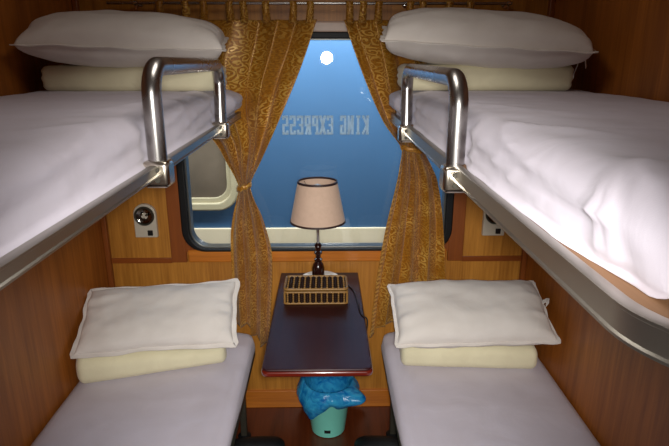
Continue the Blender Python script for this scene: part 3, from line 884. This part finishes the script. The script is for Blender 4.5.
for z, r, rn in ((zs0, r0, -.0015), (zs1-.007, r1+.0011, 0)):
    bm = bmesh.new(); k = (r1-r0)/(zs1-zs0)
    lathe(bm, [(r+.0014, z), (r+.0014+k*.008, z+.008), (r-.0034+k*.008, z+.008), (r-.0034, z)], (LX, LY, 0), 64, close=True)
    b = finish(bm, 'binding', 'shade_trim', angle=50); b.parent = sh
bm = bmesh.new()
for k in range(3):
    a = k*2*pi/3+.3
    tube(bm, [(LX+.014*cos(a), LY+.014*sin(a), 1.088), (LX+(r1-.003)*cos(a), LY+(r1-.003)*sin(a), zs1-.012)], .0014, 6)
lp(bm, 'shade_spider', 'chrome')
bm = bmesh.new()
cp = [(LX+.03, LY+.01, ZT+.014), (.06, 2.19, ZT+.022), (.10, 2.17, ZT+.016), (.128, 2.13, ZT+.004), (.152, 2.06, ZT+.004), (.160, 1.97, ZT+.004), (.166, 1.88, ZT+.004), (.172, 1.84, ZT+.004), (.191, 1.83, ZT-.01), (.191, 1.86, ZT-.08), (.19, 2.0, ZT-.25), (.188, 2.18, ZT-.33)]
Q = []
P = [Vector(p) for p in cp]
for i in range(len(P)-1):
    for k in range(6):
        t = k/6; p0 = P[max(i-1, 0)]; p1 = P[i]; p2 = P[i+1]; p3 = P[min(i+2, len(P)-1)]
        Q.append(.5*((2*p1)+(p2-p0)*t+(2*p0-5*p1+4*p2-p3)*t*t+(3*p1-p0-3*p2+p3)*t**3))
Q.append(P[-1])
tube(bm, Q, .0026, 8)
lp(bm, 'cord', 'blackplastic')

# beaded basket
BX0, BX1, BY0, BY1, BH = -.130, .124, 1.940, 2.082, .066
bk = tag(empty('basket', ((BX0+BX1)/2, (BY0+BY1)/2, ZT)), 'small lidded box basket of dark beads framed in tan cane on the table', 'basket')
def bp(bm, name, mat, **k): return place(finish(bm, name, mat, **k), bk)
bm = bmesh.new(); box(bm, BX0+.007, BX1-.007, BY0+.007, BY1-.007, ZT+.001, ZT+BH-.012); bp(bm, 'lining', 'bead', bevel=.002)
bm = bmesh.new()
r_ = .0045
for z in (ZT+r_, ZT+BH-.014):
    tube(bm, bend_path([(BX0+.06, BY0+r_, z), (BX1-r_, BY0+r_, z), (BX1-r_, BY1-r_, z), (BX0+r_, BY1-r_, z), (BX0+r_, BY0+r_, z), (BX0+.0601, BY0+r_, z)], .010, 5), r_, 10, caps=False)
for x in (BX0+r_, BX1-r_):
    for y in (BY0+r_, BY1-r_): tube(bm, [(x, y, ZT+r_), (x, y, ZT+BH-.014)], r_, 10)
bp(bm, 'cane_frame', 'tan')
lid = None
bm = bmesh.new(); box(bm, BX0+.006, BX1-.006, BY0+.006, BY1-.006, ZT+BH-.009, ZT+BH-.003)
lid = bp(bm, 'lid', 'bead', bevel=.002)
bm = bmesh.new(); z = ZT+BH-.002
tube(bm, bend_path([(BX0+.06, BY0+r_, z), (BX1-r_, BY0+r_, z), (BX1-r_, BY1-r_, z), (BX0+r_, BY1-r_, z), (BX0+r_, BY0+r_, z), (BX0+.0601, BY0+r_, z)], .014, 5), r_+.0008, 10, caps=False)
o = finish(bm, 'lid_rim', 'tan'); o.parent = lid
ncol = 11
dk = bmesh.new(); tn = bmesh.new(); dk2 = bmesh.new(); tn2 = bmesh.new()
for c in range(ncol*2-1):
    x = BX0+.016+(BX1-BX0-.032)*c/(ncol*2-2)
    dark = c % 2 == 1
    for k in range(5):
        z = ZT+.0115+k*.0085
        if dark: sphere(dk, Vector((x, BY0+.0070, z)), .0070, 8, 6)
        else: sphere(tn, Vector((x, BY0+.0022, z)), .0040, 8, 6)
        if dark: sphere(dk, Vector((x, BY1-.0075, z)), .0052, 8, 6)
        else: sphere(tn, Vector((x, BY1-.0065, z)), .0030, 8, 6)
    for k in range(12):
        y = BY0+.0155+k*(BY1-BY0-.031)/11
        if dark: sphere(dk2, Vector((x, y, ZT+BH-.0045)), .0070, 8, 6)
        elif k % 2 == 0: sphere(tn2, Vector((x, y, ZT+BH+.0008)), .0042, 8, 6)
for c in range(12):
    y = BY0+.016+(BY1-BY0-.032)*c/11
    for k in range(5):
        z = ZT+.0115+k*.0085
        for xx in (BX0+.0072, BX1-.0072):
            sphere(dk if c % 2 else tn, Vector((xx, y, z)), .0050 if c % 2 else .0032, 8, 6)
bp(dk, 'dark_beads', 'bead'); bp(tn, 'tan_beads', 'tan')
o = finish(dk2, 'dark_beads', 'bead'); o.parent = lid
o = finish(tn2, 'tan_beads', 'tan'); o.parent = lid

# ------------------------------------------------------------------ waste bin and liner
BCX, BCY = .044, 2.132
bin_ = tag(empty('waste_bin', (BCX, BCY, 0)), 'turquoise plastic waste bin on the floor below the table', 'bin')
bm = bmesh.new(); lathe(bm, [(0, 0), (.071, 0), (.077, .004), (.109, .243), (.112, .246), (.112, .252), (.109, .254), (.106, .252), (.074, .008), (0, .008)], (BCX, BCY, 0), 56)
place(finish(bm, 'body', 'turq', angle=45), bin_)
bm = bmesh.new()   # dark oblong hole, low on the front
R = []
for k in range(9):
    a = -pi/2 - .22 + (.34)*k/8
    col = []
    for z, o_ in ((.030, .0004), (.047, .0004), (.047, -.001), (.030, -.001)):
        rr = .077 + (.109-.077)*(z-.004)/.239 + .0006 + o_
        col.append(bm.verts.new((BCX+rr*cos(a), BCY+rr*sin(a), z)))
    R.append(col)
for k in range(8):
    for j in range(4): bm.faces.new((R[k][j], R[k][(j+1) % 4], R[k+1][(j+1) % 4], R[k+1][j]))
bm.faces.new(R[0]); bm.faces.new(R[-1][::-1])
place(finish(bm, 'slot', 'blackplastic', smooth=False), bin_)

bm = bmesh.new(); nth = 120; rows = []
for k in range(nth):
    a = 2*pi*k/nth
    cr = nz((cos(a)*2.2, sin(a)*2.2, 0), 1.6, 3)
    # hem hangs lower at the front left, hitched up at the front middle
    da = lambda c, w: math.exp(-(((a-c+pi) % (2*pi)-pi)/w)**2)
    hem = .175 - .055*da(radians(228), .42) + .028*da(radians(276), .28) - .015*da(radians(320), .3) - .02*da(radians(150), .6) + .012*cr
    prof = [(.066, .10), (.079, .15), (.090, .20), (.100, .238), (.1075, .260), (.1135, .2605), (.1185, .254)]
    nrow = 9
    for j in range(1, nrow+1):
        t = j/nrow; z = .254+(hem-.254)*t
        rb = .109-(.109-.077)*(.243-z)/.239
        prof.append((max(rb+.010, .1195-.004*t+.022*sin(pi*t*.9)), z))
    col = []
    for j, (r, z) in enumerate(prof):
        t = j/(len(prof)-1)
        out = max(0, (j-5)/(len(prof)-6))
        crum = nz((a*5.0 if a < pi else (2*pi-a)*5.0, z*22, 1), 1.0, 9)
        rr = r + (.010*out*(crum+.35) if j > 5 else -.006*abs(crum)*(1 if j < 4 else .2))
        # loose gathered bunch on the right-hand side
        bu = da(radians(322), .26)
        if j > 5: rr += bu*.062*sin(pi*min(1, out*1.1))
        z2 = z + (.006*crum*out) + (.0 if j < 6 else bu*.028*out) + (.012*da(radians(170), .8)*(1 if 3 <= j <= 7 else 0))
        col.append(bm.verts.new((BCX+rr*cos(a), BCY+rr*sin(a), z2)))
    rows.append(col)
m_ = len(rows[0])
for k in range(nth):
    for j in range(m_-1):
        bm.faces.new((rows[k][j], rows[(k+1) % nth][j], rows[(k+1) % nth][j+1], rows[k][j+1]))
o = finish(bm, 'bin_liner', 'bag', angle=180)
tag(o, 'crumpled blue plastic bag lining the turquoise bin', 'bin bag')

# ------------------------------------------------------------------ dark shoes on the floor by the berth legs
def shoe(x, y, rz, label):
    def fn(p, n):
        d = Vector((0, 0, 0)); t = (p.y+.13)/.26
        d.z += p.z*(-.45*t*t) ; d.x += p.x*(-.18*abs(t-.45))
        return d
    bm = rounded_block((-.046, -.13, .012), (.046, .13, .078), (.04, .05, .03), .009, fn)
    root = tag(empty('shoe', (x, y, 0)), label, 'shoe', 'black shoes under the lower bunks')
    root.rotation_euler = (0, 0, radians(rz))
    finish(bm, 'upper', 'shoe', root, angle=180)
    bm = rounded_block((-.048, -.133, 0), (.048, .133, .016), (.042, .05, .006), .009)
    finish(bm, 'sole', 'black', root, angle=60)
shoe(-.275, 1.965, -75, 'black shoe on the floor in front of the lower left bunk leg')
shoe(.285, 1.960, 75, 'black shoe on the floor in front of the lower right bunk leg')

# ------------------------------------------------------------------ housing for the added ceiling fill, out of view
bm = bmesh.new(); box(bm, -.19, .19, .81, 1.49, ZC-.05, ZC)
tag(finish(bm, 'fill_light_housing', 'plate', bevel=.01), 'flat ivory housing of the added fill light above the middle of the compartment', 'fill light housing')

# ------------------------------------------------------------------ light
def sun_target(o, d): o.rotation_euler = Vector(d).to_track_quat('-Z', 'Y').to_euler()

cam_d = bpy.data.cameras.new('camera'); cam = bpy.data.objects.new('camera', cam_d); C.objects.link(cam)
cam.location = (.0375, 0, 1.65)
P_, Y_ = radians(17), radians(.96)
fwd = Vector((sin(Y_)*cos(P_), cos(Y_)*cos(P_), -sin(P_)))
cam.rotation_euler = fwd.to_track_quat('-Z', 'Y').to_euler()
cam_d.sensor_width = 36; cam_d.lens = 540/669*36; cam_d.clip_start = .02
scene.camera = cam

# the photographer's flash, just above the lens
fl = bpy.data.lights.new('camera_flash', 'SPOT'); fo = bpy.data.objects.new('camera_flash', fl); C.objects.link(fo)
fo.location = (.052, -.005, 1.650); fl.energy = 138; fl.shadow_soft_size = .048
fl.spot_size = radians(72); fl.spot_blend = 1.0; fl.color = (1.0, .985, .95)
sun_target(fo, (-.012, 1, -math.tan(radians(27))))
# dim unseen area light, added overhead as fill for the upper bunks
cl = bpy.data.lights.new('ceiling_fill', 'AREA'); co = bpy.data.objects.new('ceiling_fill', cl); C.objects.link(co)
cl.shape = 'RECTANGLE'; cl.size = .30; cl.size_y = .60; cl.energy = 2.9; cl.color = (1.0, .95, .88)
co.location = (0, 1.15, ZC-.06); sun_target(co, (0, 0, -1))
# platform lamp above the gap between the trains
al = bpy.data.lights.new('platform_lamp', 'AREA'); ao = bpy.data.objects.new('platform_lamp', al); C.objects.link(ao)
al.shape = 'RECTANGLE'; al.size = 4.0; al.size_y = .25; al.energy = 108; al.color = (.95, .98, 1.0)
ao.location = (0, 2.80, 2.12); sun_target(ao, (0, 1, -.80))

w = bpy.data.worlds.new('world'); scene.world = w; w.use_nodes = True
w.node_tree.nodes['Background'].inputs[0].default_value = (.35, .45, .6, 1); w.node_tree.nodes['Background'].inputs[1].default_value = .15

scene.view_settings.view_transform = 'Standard'; scene.view_settings.look = 'None'
scene.view_settings.gamma = 1; scene.view_settings.use_curve_mapping = False
scene.view_settings.exposure = 0
